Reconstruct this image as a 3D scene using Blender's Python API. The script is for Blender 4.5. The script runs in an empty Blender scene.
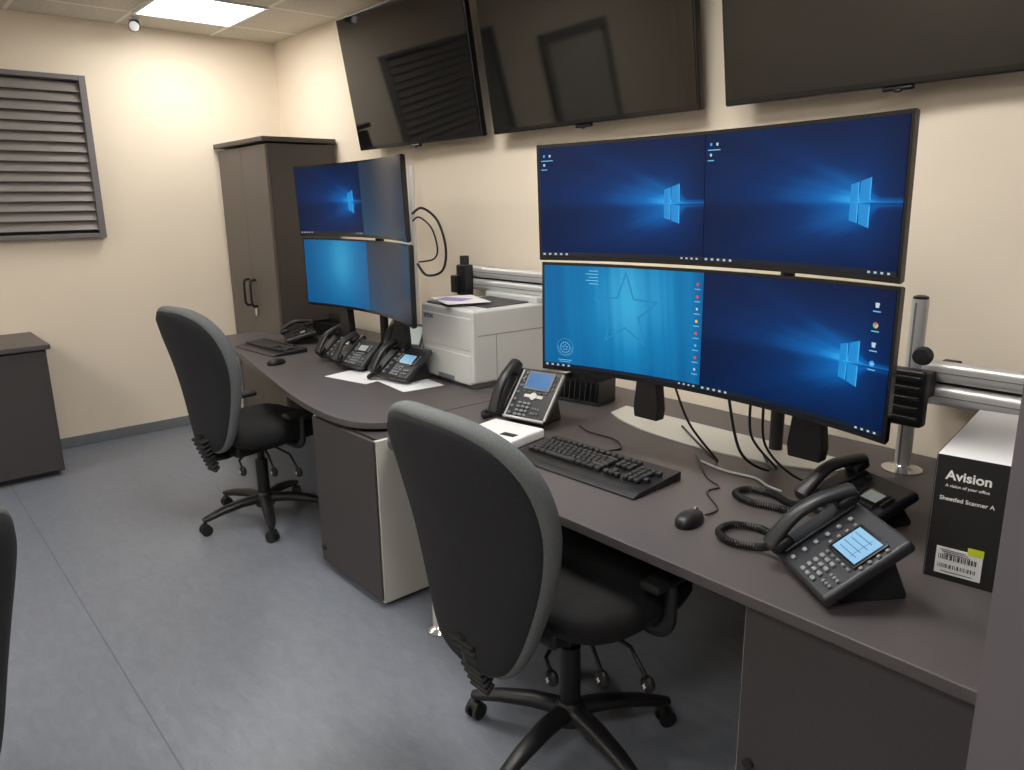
import bpy, bmesh, math, random
from mathutils import Vector, Matrix
random.seed(4)
S = bpy.context.scene
col = S.collection
R = math.radians
try:
    S.view_settings.view_transform = 'Standard'
except Exception:
    pass

# ---------------------------------------------------------------- materials
def mat(name, base, rough=.5, metal=0, emit=None, es=0, noise=None, coat=0, bump=0, spec=None):
    m = bpy.data.materials.new(name); m.use_nodes = True
    nt = m.node_tree; b = nt.nodes['Principled BSDF']
    b.inputs['Base Color'].default_value = (*base, 1)
    b.inputs['Roughness'].default_value = rough
    b.inputs['Metallic'].default_value = metal
    if spec is not None: b.inputs['Specular IOR Level'].default_value = spec
    if coat: b.inputs['Coat Weight'].default_value = coat
    if emit:
        b.inputs['Emission Color'].default_value = (*emit, 1)
        b.inputs['Emission Strength'].default_value = es
    if noise:
        sc, am = noise
        tc = nt.nodes.new('ShaderNodeTexCoord')
        n = nt.nodes.new('ShaderNodeTexNoise'); n.inputs['Scale'].default_value = sc; n.inputs['Detail'].default_value = 5
        nt.links.new(tc.outputs['Object'], n.inputs['Vector'])
        r = nt.nodes.new('ShaderNodeValToRGB')
        r.color_ramp.elements[0].color = (*[c*(1-am) for c in base], 1)
        r.color_ramp.elements[1].color = (*[min(1, c*(1+am)) for c in base], 1)
        r.color_ramp.elements[0].position = .3; r.color_ramp.elements[1].position = .7
        nt.links.new(n.outputs['Fac'], r.inputs['Fac'])
        nt.links.new(r.outputs['Color'], b.inputs['Base Color'])
        if bump:
            bp = nt.nodes.new('ShaderNodeBump'); bp.inputs['Strength'].default_value = bump
            bp.inputs['Distance'].default_value = .002
            nt.links.new(n.outputs['Fac'], bp.inputs['Height']); nt.links.new(bp.outputs['Normal'], b.inputs['Normal'])
    return m

def s2l(r, g, b):
    f = lambda c: ((c/255+.055)/1.055)**2.4 if c > 10 else c/255/12.92
    return (f(r), f(g), f(b))

class G:   # tiny node-math helper
    def __init__(s, nt): s.nt = nt
    def m(s, op, a, b=None, c=None, clamp=False):
        n = s.nt.nodes.new('ShaderNodeMath'); n.operation = op; n.use_clamp = clamp
        for i, v in enumerate((a, b, c)):
            if v is None: continue
            if isinstance(v, (int, float)): n.inputs[i].default_value = v
            else: s.nt.links.new(v, n.inputs[i])
        return n.outputs[0]
    def noise1(s, v, scale, w=0.0):
        n = s.nt.nodes.new('ShaderNodeTexNoise'); n.noise_dimensions = '1D'
        s.nt.links.new(v, n.inputs['W']); n.inputs['Scale'].default_value = scale; n.inputs['Detail'].default_value = 3
        return n.outputs['Fac']
    def ramp(s, v, stops):
        r = s.nt.nodes.new('ShaderNodeValToRGB'); e = r.color_ramp.elements
        while len(e) < len(stops): e.new(.5)
        for i, (p, c) in enumerate(stops): e[i].position = p; e[i].color = (*c, 1)
        s.nt.links.new(v, r.inputs['Fac']); return r.outputs['Color']

def screen_base(name):
    m = bpy.data.materials.new(name); m.use_nodes = True
    nt = m.node_tree; b = nt.nodes['Principled BSDF']
    b.inputs['Base Color'].default_value = (.001, .002, .004, 1)
    b.inputs['Roughness'].default_value = .25
    b.inputs['Specular IOR Level'].default_value = .2
    b.inputs['Emission Strength'].default_value = 1
    tc = nt.nodes.new('ShaderNodeTexCoord'); sp = nt.nodes.new('ShaderNodeSeparateXYZ')
    nt.links.new(tc.outputs['UV'], sp.inputs[0])
    return m, nt, b, G(nt), sp.outputs[0], sp.outputs[1]

def hero_mat(name, cx=.80, cy=.467, gain=1.0):
    m, nt, b, g, x, y = screen_base(name)
    d0 = g.m('SUBTRACT', x, cx)
    dx = g.m('MAXIMUM', g.m('MULTIPLY', d0, -1.15), g.m('MULTIPLY', d0, 2.6)); dy = g.m('MULTIPLY', g.m('SUBTRACT', y, cy), 1.15)
    d = g.m('SQRT', g.m('ADD', g.m('MULTIPLY', dx, dx), g.m('MULTIPLY', dy, dy)))
    glow = g.m('EXPONENT', g.m('MULTIPLY', d, -3.8))
    lx = g.m('MAXIMUM', g.m('MULTIPLY', g.m('SUBTRACT', cx+.13, x), 1.5), .05)
    t = g.m('DIVIDE', dy, lx)
    env = g.m('EXPONENT', g.m('MULTIPLY', g.m('MULTIPLY', t, t), -2.2))
    fade = g.m('EXPONENT', g.m('MULTIPLY', lx, -1.25))
    st = g.m('MULTIPLY', g.m('SUBTRACT', g.noise1(t, 2.6), .22), 1.5)
    beam = g.m('MULTIPLY', g.m('MULTIPLY', env, fade), st)
    f = g.m('ADD', g.m('MULTIPLY', glow, .62), g.m('MULTIPLY', beam, .80), clamp=True)
    c = g.ramp(f, [(0, (.0, .004, .030)), (.25, (.0, .028, .14)), (.6, (.001, .13, .46)), (.95, (.03, .42, .86))])
    nt.links.new(c, b.inputs['Emission Color']); b.inputs['Emission Strength'].default_value = gain
    return m

def pale_mat(name, gain=1.0, ray_amt=.62):
    m, nt, b, g, x, y = screen_base(name)
    w = g.m('ADD', x, g.m('MULTIPLY', y, .05))
    ray = g.noise1(w, 8)
    cx = g.m('MULTIPLY', g.m('SUBTRACT', x, .55), 2.2); cy = g.m('MULTIPLY', g.m('SUBTRACT', y, .72), 1.1)
    e = g.m('EXPONENT', g.m('MULTIPLY', g.m('ADD', g.m('MULTIPLY', cx, cx), g.m('MULTIPLY', cy, cy)), -1.8))
    f = g.m('ADD', g.m('MULTIPLY', e, .70), g.m('MULTIPLY', g.m('SUBTRACT', ray, .42), ray_amt), clamp=True)
    c = g.ramp(f, [(0, (.0, .09, .27)), (.45, (.003, .20, .46)), (.8, (.04, .38, .66)), (1, (.14, .55, .8))])
    nt.links.new(c, b.inputs['Emission Color']); b.inputs['Emission Strength'].default_value = gain
    return m

def dark_glow_mat(name):
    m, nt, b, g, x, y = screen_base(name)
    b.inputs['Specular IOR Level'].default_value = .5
    f = g.m('ADD', g.m('MULTIPLY', g.m('SUBTRACT', 1, x), .6), g.m('MULTIPLY', g.m('SUBTRACT', 1, y), .4))  # emission gradient paints dim glow and wall reflection on the dark halves
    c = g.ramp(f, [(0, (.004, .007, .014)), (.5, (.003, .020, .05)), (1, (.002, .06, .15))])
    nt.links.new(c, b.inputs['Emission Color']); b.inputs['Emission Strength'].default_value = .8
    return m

M = {}
M['cream_wall'] = mat('cream wall paint', s2l(243, 230, 211), .8, noise=(1.5, .02))
M['grey_wall'] = mat('grey lacquered wall', s2l(104, 100, 108), .6, noise=(2, .02))
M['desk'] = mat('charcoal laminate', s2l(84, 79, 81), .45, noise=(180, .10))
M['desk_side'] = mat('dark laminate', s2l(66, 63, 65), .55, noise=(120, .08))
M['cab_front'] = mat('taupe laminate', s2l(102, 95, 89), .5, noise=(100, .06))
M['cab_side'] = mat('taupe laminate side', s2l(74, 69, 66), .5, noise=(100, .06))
M['ivory'] = mat('ivory laminate', s2l(208, 207, 200), .5)
M['black'] = mat('black plastic', (.010, .010, .012), .40)
M['blackm'] = mat('matt black plastic', (.014, .014, .016), .6)
M['gloss'] = mat('piano black bezel', (.006, .006, .007), .15)
M['tv'] = mat('dark television glass', (.004, .004, .004), .05, coat=.05, spec=.62)
M['fabric'] = mat('charcoal fabric', s2l(36, 37, 42), .95, noise=(350, .35), bump=.4)
M['fabricb'] = mat('black fabric', s2l(16, 16, 19), .95, noise=(350, .35), bump=.4)
M['fabricg'] = mat('grey fabric', s2l(102, 106, 108), .95, noise=(350, .2), bump=.4)
M['alu'] = mat('brushed aluminium', (.72, .72, .72), .42, .5)
M['groove'] = mat('rail groove shadow', (.22, .22, .22), .6)
M['steel'] = mat('chromed steel', (.7, .7, .7), .2, 1)
M['slat'] = mat('grey painted slats', s2l(138, 133, 130), .5)
M['frame_g'] = mat('grey painted frame', s2l(116, 114, 116), .5)
M['slatback'] = mat('dark backing', s2l(62, 60, 60), .7)
M['doorgrey'] = mat('pale grey door leaf', s2l(196, 190, 180), .5)
M['printer'] = mat('light grey plastic', s2l(204, 206, 206), .4)
M['printer2'] = mat('mid grey plastic', s2l(110, 112, 115), .45)
M['printer3'] = mat('dark grey plastic', s2l(62, 63, 66), .5)
M['seam'] = mat('panel seam', s2l(130, 132, 134), .6)
M['white'] = mat('white plastic', s2l(230, 232, 235), .35)
M['paper'] = mat('white paper', s2l(236, 237, 240), .8)
M['purple'] = mat('lilac paper', s2l(165, 150, 205), .8)
M['text_w'] = mat('white ink', (.95, .95, .95), .6)
M['text_b'] = mat('black ink', (.01, .01, .01), .6)
M['blue'] = mat('blue ink', s2l(40, 60, 150), .6)
M['yellow'] = mat('yellow green sticker', s2l(205, 220, 40), .6)
M['base'] = mat('grey baseboard', s2l(118, 122, 128), .4)
M['lamp'] = mat('lamp diffuser', (1, 1, 1), .5, emit=(1, .965, .90), es=27)
M['lamp2'] = mat('dimmer lamp diffuser', (1, 1, 1), .5, emit=(1, .965, .90), es=17)
M['lcd'] = mat('lit phone display', (.1, .2, .3), .4, emit=s2l(130, 182, 218), es=.65)
M['lcd_line'] = mat('display print', (.02, .05, .1), .4, emit=s2l(70, 120, 170), es=.6)
M['lcd_blue'] = mat('blue phone display', (.02, .06, .12), .3, emit=s2l(50, 105, 165), es=.8)
M['lcd_grey'] = mat('pale phone display', (.3, .32, .3), .3, emit=s2l(150, 165, 165), es=.2)
M['lcd_pale'] = mat('bright pale phone display', (.4, .42, .4), .3, emit=s2l(190, 200, 195), es=.4)
M['key_g'] = mat('grey phone keys', s2l(128, 132, 136), .5)
M['key_d'] = mat('dark key caps', s2l(44, 44, 47), .5)
M['phone'] = mat('charcoal phone plastic', s2l(40, 42, 47), .4)
M['pane'] = mat('lit window edge', (0, 0, 0), .3, emit=(.05, .46, .88), es=1)
M['glasspane'] = mat('lit window pane', (0, 0, 0), .3, emit=(.006, .24, .62), es=1)
M['ico_w'] = mat('icon white', (0, 0, 0), .3, emit=(.6, .75, .85), es=.8)
M['ico_r'] = mat('icon red', (0, 0, 0), .3, emit=(.8, .06, .05), es=.9)
M['ico_g'] = mat('icon green', (0, 0, 0), .3, emit=(.1, .6, .15), es=.9)
M['ico_y'] = mat('icon yellow', (0, 0, 0), .3, emit=(.9, .6, .05), es=.9)
M['ico_b'] = mat('icon blue', (0, 0, 0), .3, emit=(.05, .4, .95), es=.9)
M['bar'] = mat('taskbar', (0, 0, 0), .3, emit=(.0005, .006, .02), es=1)
M['mark'] = mat('pale emblem', (0, 0, 0), .3, emit=(.17, .52, .78), es=.9)
M['faint'] = mat('faint star', (0, 0, 0), .3, emit=(.007, .225, .485), es=1)
M['hero'] = hero_mat('blue desktop wallpaper')
M['hero_far'] = hero_mat('blue desktop wallpaper dim', gain=.85)
M['pale'] = pale_mat('pale blue desktop wallpaper')
M['pale_far'] = pale_mat('pale blue desktop wallpaper far', .85, .12)
M['off'] = dark_glow_mat('dark screen painted glow')

# floor
def floor_mat():
    m = bpy.data.materials.new('blue grey linoleum'); m.use_nodes = True
    nt = m.node_tree; b = nt.nodes['Principled BSDF']; g = G(nt)
    tc = nt.nodes.new('ShaderNodeTexCoord'); mp = nt.nodes.new('ShaderNodeMapping')
    mp.inputs['Scale'].default_value = (1.0, 2.6, 1)
    nt.links.new(tc.outputs['Object'], mp.inputs[0])
    n = nt.nodes.new('ShaderNodeTexNoise'); n.inputs['Scale'].default_value = 9; n.inputs['Detail'].default_value = 10
    n.inputs['Roughness'].default_value = .8; n.inputs['Distortion'].default_value = .6
    nt.links.new(mp.outputs[0], n.inputs['Vector'])
    c = g.ramp(n.outputs['Fac'], [(.28, s2l(109, 114, 125)), (.52, s2l(121, 126, 137)), (.75, s2l(134, 139, 149))])
    sp = nt.nodes.new('ShaderNodeSeparateXYZ'); nt.links.new(tc.outputs['Object'], sp.inputs[0])
    ly = g.m('LESS_THAN', g.m('MODULO', g.m('ADD', sp.outputs[1], 9.54), 2.0), .006)
    lx = g.m('LESS_THAN', g.m('MODULO', g.m('ADD', sp.outputs[0], 30.3), 3.0), .004)
    l = g.m('MAXIMUM', ly, g.m('MULTIPLY', lx, .5))
    mx = nt.nodes.new('ShaderNodeMix'); mx.data_type = 'RGBA'
    nt.links.new(g.m('MULTIPLY', l, .5), mx.inputs[0]); nt.links.new(c, mx.inputs[6]); mx.inputs[7].default_value = (*s2l(70, 74, 82), 1)
    nt.links.new(mx.outputs[2], b.inputs['Base Color'])
    rr = g.m('ADD', g.m('MULTIPLY', n.outputs['Fac'], .15), .30)
    nt.links.new(rr, b.inputs['Roughness'])
    return m
def ceil_mat():
    m = bpy.data.materials.new('mineral ceiling tiles'); m.use_nodes = True
    nt = m.node_tree; b = nt.nodes['Principled BSDF']; g = G(nt)
    tc = nt.nodes.new('ShaderNodeTexCoord'); sp = nt.nodes.new('ShaderNodeSeparateXYZ'); nt.links.new(tc.outputs['Object'], sp.inputs[0])
    a = g.m('MODULO', g.m('ADD', sp.outputs[0], 11.212), .6); c = g.m('MODULO', g.m('ADD', sp.outputs[1], 10.512), .6)
    l = g.m('MAXIMUM', g.m('LESS_THAN', a, .024), g.m('LESS_THAN', c, .024))
    n = nt.nodes.new('ShaderNodeTexNoise'); n.inputs['Scale'].default_value = 60; nt.links.new(tc.outputs['Object'], n.inputs['Vector'])
    cc = g.ramp(n.outputs['Fac'], [(.35, s2l(200, 194, 182)), (.65, s2l(214, 208, 198))])
    mx = nt.nodes.new('ShaderNodeMix'); mx.data_type = 'RGBA'
    nt.links.new(l, mx.inputs[0]); nt.links.new(cc, mx.inputs[6]); mx.inputs[7].default_value = (*s2l(240, 236, 226), 1)
    nt.links.new(mx.outputs[2], b.inputs['Base Color']); b.inputs['Roughness'].default_value = .9
    return m
M['floor'] = floor_mat(); M['ceil'] = ceil_mat()

# ---------------------------------------------------------------- mesh builder
def catmull(P, k=8, closed=False):
    P = [Vector(p) for p in P]; out = []
    n = len(P)
    rng = range(n if closed else n-1)
    for i in rng:
        if closed: p0, p1, p2, p3 = P[(i-1) % n], P[i], P[(i+1) % n], P[(i+2) % n]
        else: p0, p1, p2, p3 = P[max(i-1, 0)], P[i], P[i+1], P[min(i+2, n-1)]
        for j in range(k):
            t = j/k
            out.append(.5*((2*p1)+(-p0+p2)*t+(2*p0-5*p1+4*p2-p3)*t*t+(-p0+3*p1-3*p2+p3)*t**3))
    if not closed: out.append(P[-1])
    return out

class MB:
    def __init__(s): s.bm = bmesh.new()
    def _add(s, t, Mx=None):
        if Mx is not None: bmesh.ops.transform(t, matrix=Mx, verts=t.verts)
        me = bpy.data.meshes.new('t'); t.to_mesh(me); s.bm.from_mesh(me); bpy.data.meshes.remove(me); t.free(); return s
    def box(s, c, size, bev=0, seg=2, Mx=None, rot=None):
        t = bmesh.new(); bmesh.ops.create_cube(t, size=1)
        bmesh.ops.scale(t, vec=size, verts=t.verts)
        if bev: bmesh.ops.bevel(t, geom=t.edges[:], offset=min(bev, min(size)*.49), segments=seg, affect='EDGES', profile=.5)
        L = Matrix.Translation(c)
        if rot is not None: L = L @ rot
        if Mx is not None: L = Mx @ L
        return s._add(t, L)
    def prism(s, pts, z0, z1, bev=0, Mx=None, seg=2):
        t = bmesh.new()
        vs = [t.verts.new((p[0], p[1], z0)) for p in pts]
        f = t.faces.new(vs)
        r = bmesh.ops.extrude_face_region(t, geom=[f])
        bmesh.ops.translate(t, vec=(0, 0, z1-z0), verts=[v for v in r['geom'] if isinstance(v, bmesh.types.BMVert)])
        bmesh.ops.recalc_face_normals(t, faces=t.faces[:])
        if bev: bmesh.ops.bevel(t, geom=t.edges[:], offset=bev, segments=seg, affect='EDGES', profile=.5)
        return s._add(t, Mx)
    def tube(s, pts, r, n=8, closed=False, Mx=None, flat=1.0):
        pts = [Vector(p) for p in pts]; N = len(pts)
        rr = r if isinstance(r, (list, tuple)) else [r]*N
        t = bmesh.new(); rings = []
        up = Vector((0, 0, 1)); nrm = None
        for i, p in enumerate(pts):
            a = pts[(i-1) % N] if (closed or i > 0) else p
            b = pts[(i+1) % N] if (closed or i < N-1) else p
            tg = (b-a)
            if tg.length < 1e-9: tg = Vector((1, 0, 0))
            tg.normalize()
            if nrm is None:
                nrm = tg.cross(up)
                if nrm.length < 1e-3: nrm = tg.cross(Vector((1, 0, 0)))
            nrm = nrm - tg*nrm.dot(tg)
            if nrm.length < 1e-6: nrm = tg.orthogonal()
            nrm.normalize()
            bn = tg.cross(nrm)
            rings.append([t.verts.new(p+(nrm*math.cos(2*math.pi*k/n)+bn*math.sin(2*math.pi*k/n)*flat)*rr[i]) for k in range(n)])
        for i in range(N if closed else N-1):
            A = rings[i]; B = rings[(i+1) % N]
            for k in range(n): t.faces.new((A[k], A[(k+1) % n], B[(k+1) % n], B[k]))
        if not closed: t.faces.new(rings[0][::-1]); t.faces.new(rings[-1])
        bmesh.ops.recalc_face_normals(t, faces=t.faces[:])
        return s._add(t, Mx)
    def cyl(s, p0, p1, r0, r1=None, n=24, Mx=None): return s.tube([p0, p1], [r0, r0 if r1 is None else r1], n, Mx=Mx)
    def lathe(s, prof, n=28, Mx=None):
        t = bmesh.new(); rings = []
        for r, z in prof:
            rings.append([t.verts.new((max(r, 1e-4)*math.cos(2*math.pi*k/n), max(r, 1e-4)*math.sin(2*math.pi*k/n), z)) for k in range(n)])
        for i in range(len(prof)-1):
            for k in range(n): t.faces.new((rings[i][k], rings[i][(k+1) % n], rings[i+1][(k+1) % n], rings[i+1][k]))
        t.faces.new(rings[0][::-1]); t.faces.new(rings[-1])
        bmesh.ops.recalc_face_normals(t, faces=t.faces[:])
        return s._add(t, Mx)
    def ball(s, c, size, Mx=None, rot=None):
        t = bmesh.new(); bmesh.ops.create_uvsphere(t, u_segments=20, v_segments=12, radius=.5)
        L = Matrix.Translation(c)
        if rot is not None: L = L @ rot
        L = L @ Matrix.Diagonal((*size, 1))
        if Mx is not None: L = Mx @ L
        return s._add(t, L)
    def build(s, name, m, parent=None, smooth=True, ang=50):
        me = bpy.data.meshes.new(name); s.bm.to_mesh(me); s.bm.free()
        me.materials.append(m)
        if smooth:
            for p in me.polygons: p.use_smooth = True
            me.set_sharp_from_angle(angle=R(ang))
        o = bpy.data.objects.new(name, me); col.objects.link(o)
        if smooth:
            wn = o.modifiers.new('weighted_normals', 'WEIGHTED_NORMAL'); wn.keep_sharp = True
        if parent: o.parent = parent
        return o

def thing(name, label, cat, loc=(0, 0, 0), rz=0, group=None, rx=0):
    o = bpy.data.objects.new(name, None); col.objects.link(o); o.empty_display_size = .1
    o.location = loc; o.rotation_euler = (rx, 0, rz)
    return tag(o, label, cat, group)
def tag(o, label, cat, group=None):
    o['label'] = label; o['category'] = cat
    if group: o['group'] = group
    return o
def struct(o): o['kind'] = 'structure'; return o
def kids(o): return [c for c in bpy.data.objects if c.parent == o]
def copy_tree(o, parent=None):
    c = o.copy(); col.objects.link(c)
    if parent: c.parent = parent
    for ch in kids(o): copy_tree(ch, c)
    return c
def recenter(o, loc):
    loc = Vector(loc); o.data.transform(Matrix.Translation(-loc)); o.location = loc; return o
def text(name, body, size, Mx, m, parent, align='LEFT', bold=0.0):
    cu = bpy.data.curves.new('txt', 'FONT'); cu.body = body; cu.size = size; cu.align_x = align; cu.extrude = .0003; cu.offset = bold
    o = bpy.data.objects.new('txt', cu); col.objects.link(o)
    dg = bpy.context.evaluated_depsgraph_get()
    me = bpy.data.meshes.new_from_object(o.evaluated_get(dg))
    bpy.data.objects.remove(o); me.transform(Mx); me.materials.clear(); me.materials.append(m)
    t = bpy.data.objects.new(name, me); col.objects.link(t); t.parent = parent
    return t
RX90 = Matrix.Rotation(R(90), 4, 'X')
def T(x, y, z): return Matrix.Translation((x, y, z))

# ---------------------------------------------------------------- room shell
WY = 2.56; LX = -5.58; CH = 2.70; DZ = .73; JX = -.25; JY = .99
struct(MB().box((-2, 0, -.05), (7.6, 5.4, .1)).build('floor', M['floor'], smooth=False))
struct(MB().box((-2, 0, CH+.05), (7.6, 5.4, .1)).build('ceiling', M['ceil'], smooth=False))
struct(MB().box((LX-.05, 0, CH/2), (.1, 5.4, CH)).build('wall_left', M['cream_wall'], smooth=False))
struct(MB().box(((LX+JX)/2, WY+.05, CH/2), (JX-LX, .1, CH)).build('wall_back', M['cream_wall'], smooth=False))
struct(MB().box(((JX+1.7)/2, (JY+WY+.1)/2, CH/2), (1.7-JX, WY+.1-JY, CH)).build('wall_return', M['grey_wall'], smooth=False))
struct(MB().box((1.65, -.8, CH/2), (.1, 3.6, CH)).build('wall_right', M['cream_wall'], smooth=False))
struct(MB().box((-2, -2.65, CH/2), (7.4, .1, CH)).build('wall_front', M['cream_wall'], smooth=False))
struct(MB().box((LX+.007, 1.05, .035), (.014, 3.0, .07), .003).build('baseboard_left', M['base']))
struct(MB().box(((LX+JX)/2, WY-.007, .035), (JX-LX-.03, .014, .07), .003).build('baseboard_back', M['base']))
dr = struct(MB().box((.02, 0, 1.03), (.03, .80, 2.06), .003).build('door_1', M['doorgrey'])); dr.location = (LX, -.98, 0)
q = MB()
for a, b, c, d in ((-.435, 1.05, .07, 2.17), (.435, 1.05, .07, 2.17)): q.box((.025, a, d/2), (.05, c, d), .004)
q.box((.025, 0, 2.125), (.05, .80, .09), .004); q.build('door_frame', M['frame_g'], dr)
MB().cyl((.035, .33, 1.02), (.085, .33, 1.02), .01).tube([(.08, .335, 1.02), (.08, .21, 1.02)], .009).build('door_handle', M['steel'], dr)

# ---------------------------------------------------------------- louvre on the left wall
lv = thing('louvered_window', 'grey louvred window cover on the cream left wall', 'louvre', (LX, .66, 1.865))
y0, y1, z0, z1 = -.61, .61, -.495, .495
MB().box((.004, 0, 0), (.006, 1.2, .97)).build('backing', M['slatback'], lv)
f = MB()
f.box((.032, y0+.02, 0), (.06, .04, .99), .004).box((.032, y1-.02, 0), (.06, .04, .99), .004)
f.box((.032, 0, z0+.015), (.06, 1.14, .03), .004).box((.032, 0, z1-.015), (.06, 1.14, .03), .004)
f.build('frame', M['frame_g'], lv)
s_ = MB()
n = 15
for i in range(n):
    z = z0+.05+(i+.3)*(.90/n)
    s_.box((.031, 0, z+.012), (.006, 1.14, .068), .002, rot=Matrix.Rotation(R(-30), 4, 'Y'))
s_.build('slats', M['slat'], lv)

# ---------------------------------------------------------------- ceiling lights
def ceiling_light(x, y, label, lm='lamp'):
    t = thing('ceiling_light', label, 'ceiling light', (x, y, CH), group='square recessed ceiling lights')
    f = MB()
    for a, b, c, d in ((0, -.29, .6, .02), (0, .29, .6, .02), (-.29, 0, .02, .56), (.29, 0, .02, .56)):
        f.box((a, b, -.006), (c, d, .012), .002)
    f.build('frame', M['white'], t)
    MB().box((0, 0, -.004), (.56, .56, .006)).build('diffuser', M[lm], t)
ceiling_light(-4.9, 1.8, 'bright square ceiling light near the tall cabinet corner', 'lamp2')
ceiling_light(-2.5, 1.2, 'unseen square ceiling light added over the pedestal cabinets, above the frame')  # out-of-view panel added to brighten the monitor wall
ceiling_light(-4.3, -1.2, 'unseen square ceiling light added at the left rear of the room')  # unseen panel added to help light the room
ceiling_light(-1.3, 1.2, 'unseen square ceiling light added above the nearest chair')  # second unseen panel, added close to the monitor wall to lift it
ceiling_light(-.1, -.6, 'unseen square ceiling light added just behind the camera')  # added panel, never in view, lights the room from behind
ceiling_light(-2.5, -1.8, 'unseen square ceiling light added at the back of the room')  # added fill panel outside the view

sc = thing('security_camera', 'small black and white ceiling camera beside the bright ceiling light', 'security camera', (-5.35, 1.55, CH))
MB().lathe([(.03, 0), (.03, -.012), (.012, -.016), (.01, -.03)], Mx=None).build('mount', M['white'], sc)
dirv = Vector((.8, -.3, -.35)).normalized(); c0 = Vector((0, 0, -.040))
MB().tube([c0-dirv*.04, c0-dirv*.03, c0+dirv*.03, c0+dirv*.04], [.02, .03, .034, .034], 20).build('camera_body', M['blackm'], sc)
MB().tube([c0+dirv*.041, c0+dirv*.05], [.03, .022], 20).build('lens', M['white'], sc)

# ---------------------------------------------------------------- tall cabinet
tc_ = thing('tall_cabinet', 'tall taupe two-door cabinet standing in the far corner', 'cabinet', (-5.14, 2.055, 0))
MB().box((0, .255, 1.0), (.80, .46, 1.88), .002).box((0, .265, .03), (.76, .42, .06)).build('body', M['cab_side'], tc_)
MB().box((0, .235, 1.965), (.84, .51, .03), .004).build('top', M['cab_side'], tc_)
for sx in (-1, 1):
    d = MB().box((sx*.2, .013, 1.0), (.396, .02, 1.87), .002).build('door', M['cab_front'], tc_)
    hx = sx*.055
    MB().tube(catmull([(hx, .003, 1.06), (hx, -.033, 1.05), (hx, -.038, .97), (hx, -.033, .89), (hx, .003, .88)], 5), .009, 8).build('handle', M['black'], d)
MB().box((.055, -.005, .84), (.03, .02, .05), .006).build('lock', M['steel'], tc_)

# ---------------------------------------------------------------- low cabinet left
lc = thing('low_cabinet', 'low charcoal cabinet against the left wall below the louvre', 'cabinet', (-5.26, .155, 0))
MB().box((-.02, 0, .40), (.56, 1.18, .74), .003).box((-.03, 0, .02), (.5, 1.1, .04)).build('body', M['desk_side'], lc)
MB().box((-.005, 0, .785), (.61, 1.22, .028), .003).build('top', M['desk'], lc)
for k in (-1, 1): MB().box((.268, k*.294, .40), (.018, .58, .72), .002).build('door', M['desk_side'], lc)

# ---------------------------------------------------------------- worktops and pedestals
c1 = [(p.x, p.y) for p in catmull([(-2.412, 1.66, 0), (-2.39, 1.53, 0), (-2.33, 1.41, 0), (-2.25, 1.34, 0), (-2.16, 1.32, 0)], 5)]
wt1 = MB().prism(c1+[(-.265, 1.32), (-.265, 2.53), (-2.412, 2.53)], DZ-.028, DZ, .003).build('worktop', M['desk'])
recenter(wt1, (-1.33, 1.9, DZ)); tag(wt1, 'long straight charcoal worktop carrying the larger nearby monitors', 'worktop')
edge = [(-4.93, 1.66), (-4.6, 1.635), (-4.2, 1.575), (-3.8, 1.50), (-3.4, 1.425), (-3.1, 1.373), (-2.85, 1.345), (-2.66, 1.342), (-2.52, 1.375), (-2.435, 1.47), (-2.418, 1.60)]
ce = [(p.x, p.y) for p in catmull([(x, y, 0) for x, y in edge], 6)]
wt2 = MB().prism(ce+[(-2.418, 2.53), (-4.69, 2.53), (-4.69, 2.005), (-4.93, 2.005)], DZ-.028, DZ, .003).build('worktop', M['desk'])
recenter(wt2, (-3.6, 2, DZ)); tag(wt2, 'far charcoal worktop with curved front edge and rounded corner', 'worktop')

def pedestal(x0, x1, yf, yb, label, lockx):
    t = thing('pedestal_cabinet', label, 'cabinet', ((x0+x1)/2, yf, 0)); w = x1-x0; d = yb-yf
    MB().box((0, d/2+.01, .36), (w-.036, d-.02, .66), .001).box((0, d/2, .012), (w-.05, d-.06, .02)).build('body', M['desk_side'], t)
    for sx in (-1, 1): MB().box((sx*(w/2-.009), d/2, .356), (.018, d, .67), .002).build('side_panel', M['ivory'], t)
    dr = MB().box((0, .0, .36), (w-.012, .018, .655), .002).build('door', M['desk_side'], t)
    MB().cyl((lockx, -.009, .30 if lockx < -.21 and x0 > -1 else .1), (lockx, -.018, .30 if lockx < -.21 and x0 > -1 else .1), .013).build('lock', M['blackm'], dr)
pedestal(-2.87, -2.36, 1.355, 2.1, 'charcoal pedestal with ivory side under the rounded worktop corner', -.22)
pedestal(-.80, -.275, 1.36, 2.1, 'charcoal pedestal cabinet under the near right end of the worktop', -.225)
def desk_leg(top, x, y):
    l = MB().cyl((0, 0, .03-DZ), (0, 0, -.028), .022).build('leg', M['alu'], top)
    l.location = Vector((x, y, DZ))-top.location
    MB().lathe([(.045, -DZ), (.045, .008-DZ), (.03, .02-DZ), (.024, .03-DZ)]).build('foot', M['steel'], l)
desk_leg(wt1, -2.09, 1.42)
desk_leg(wt2, -4.80, 1.78)

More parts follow.
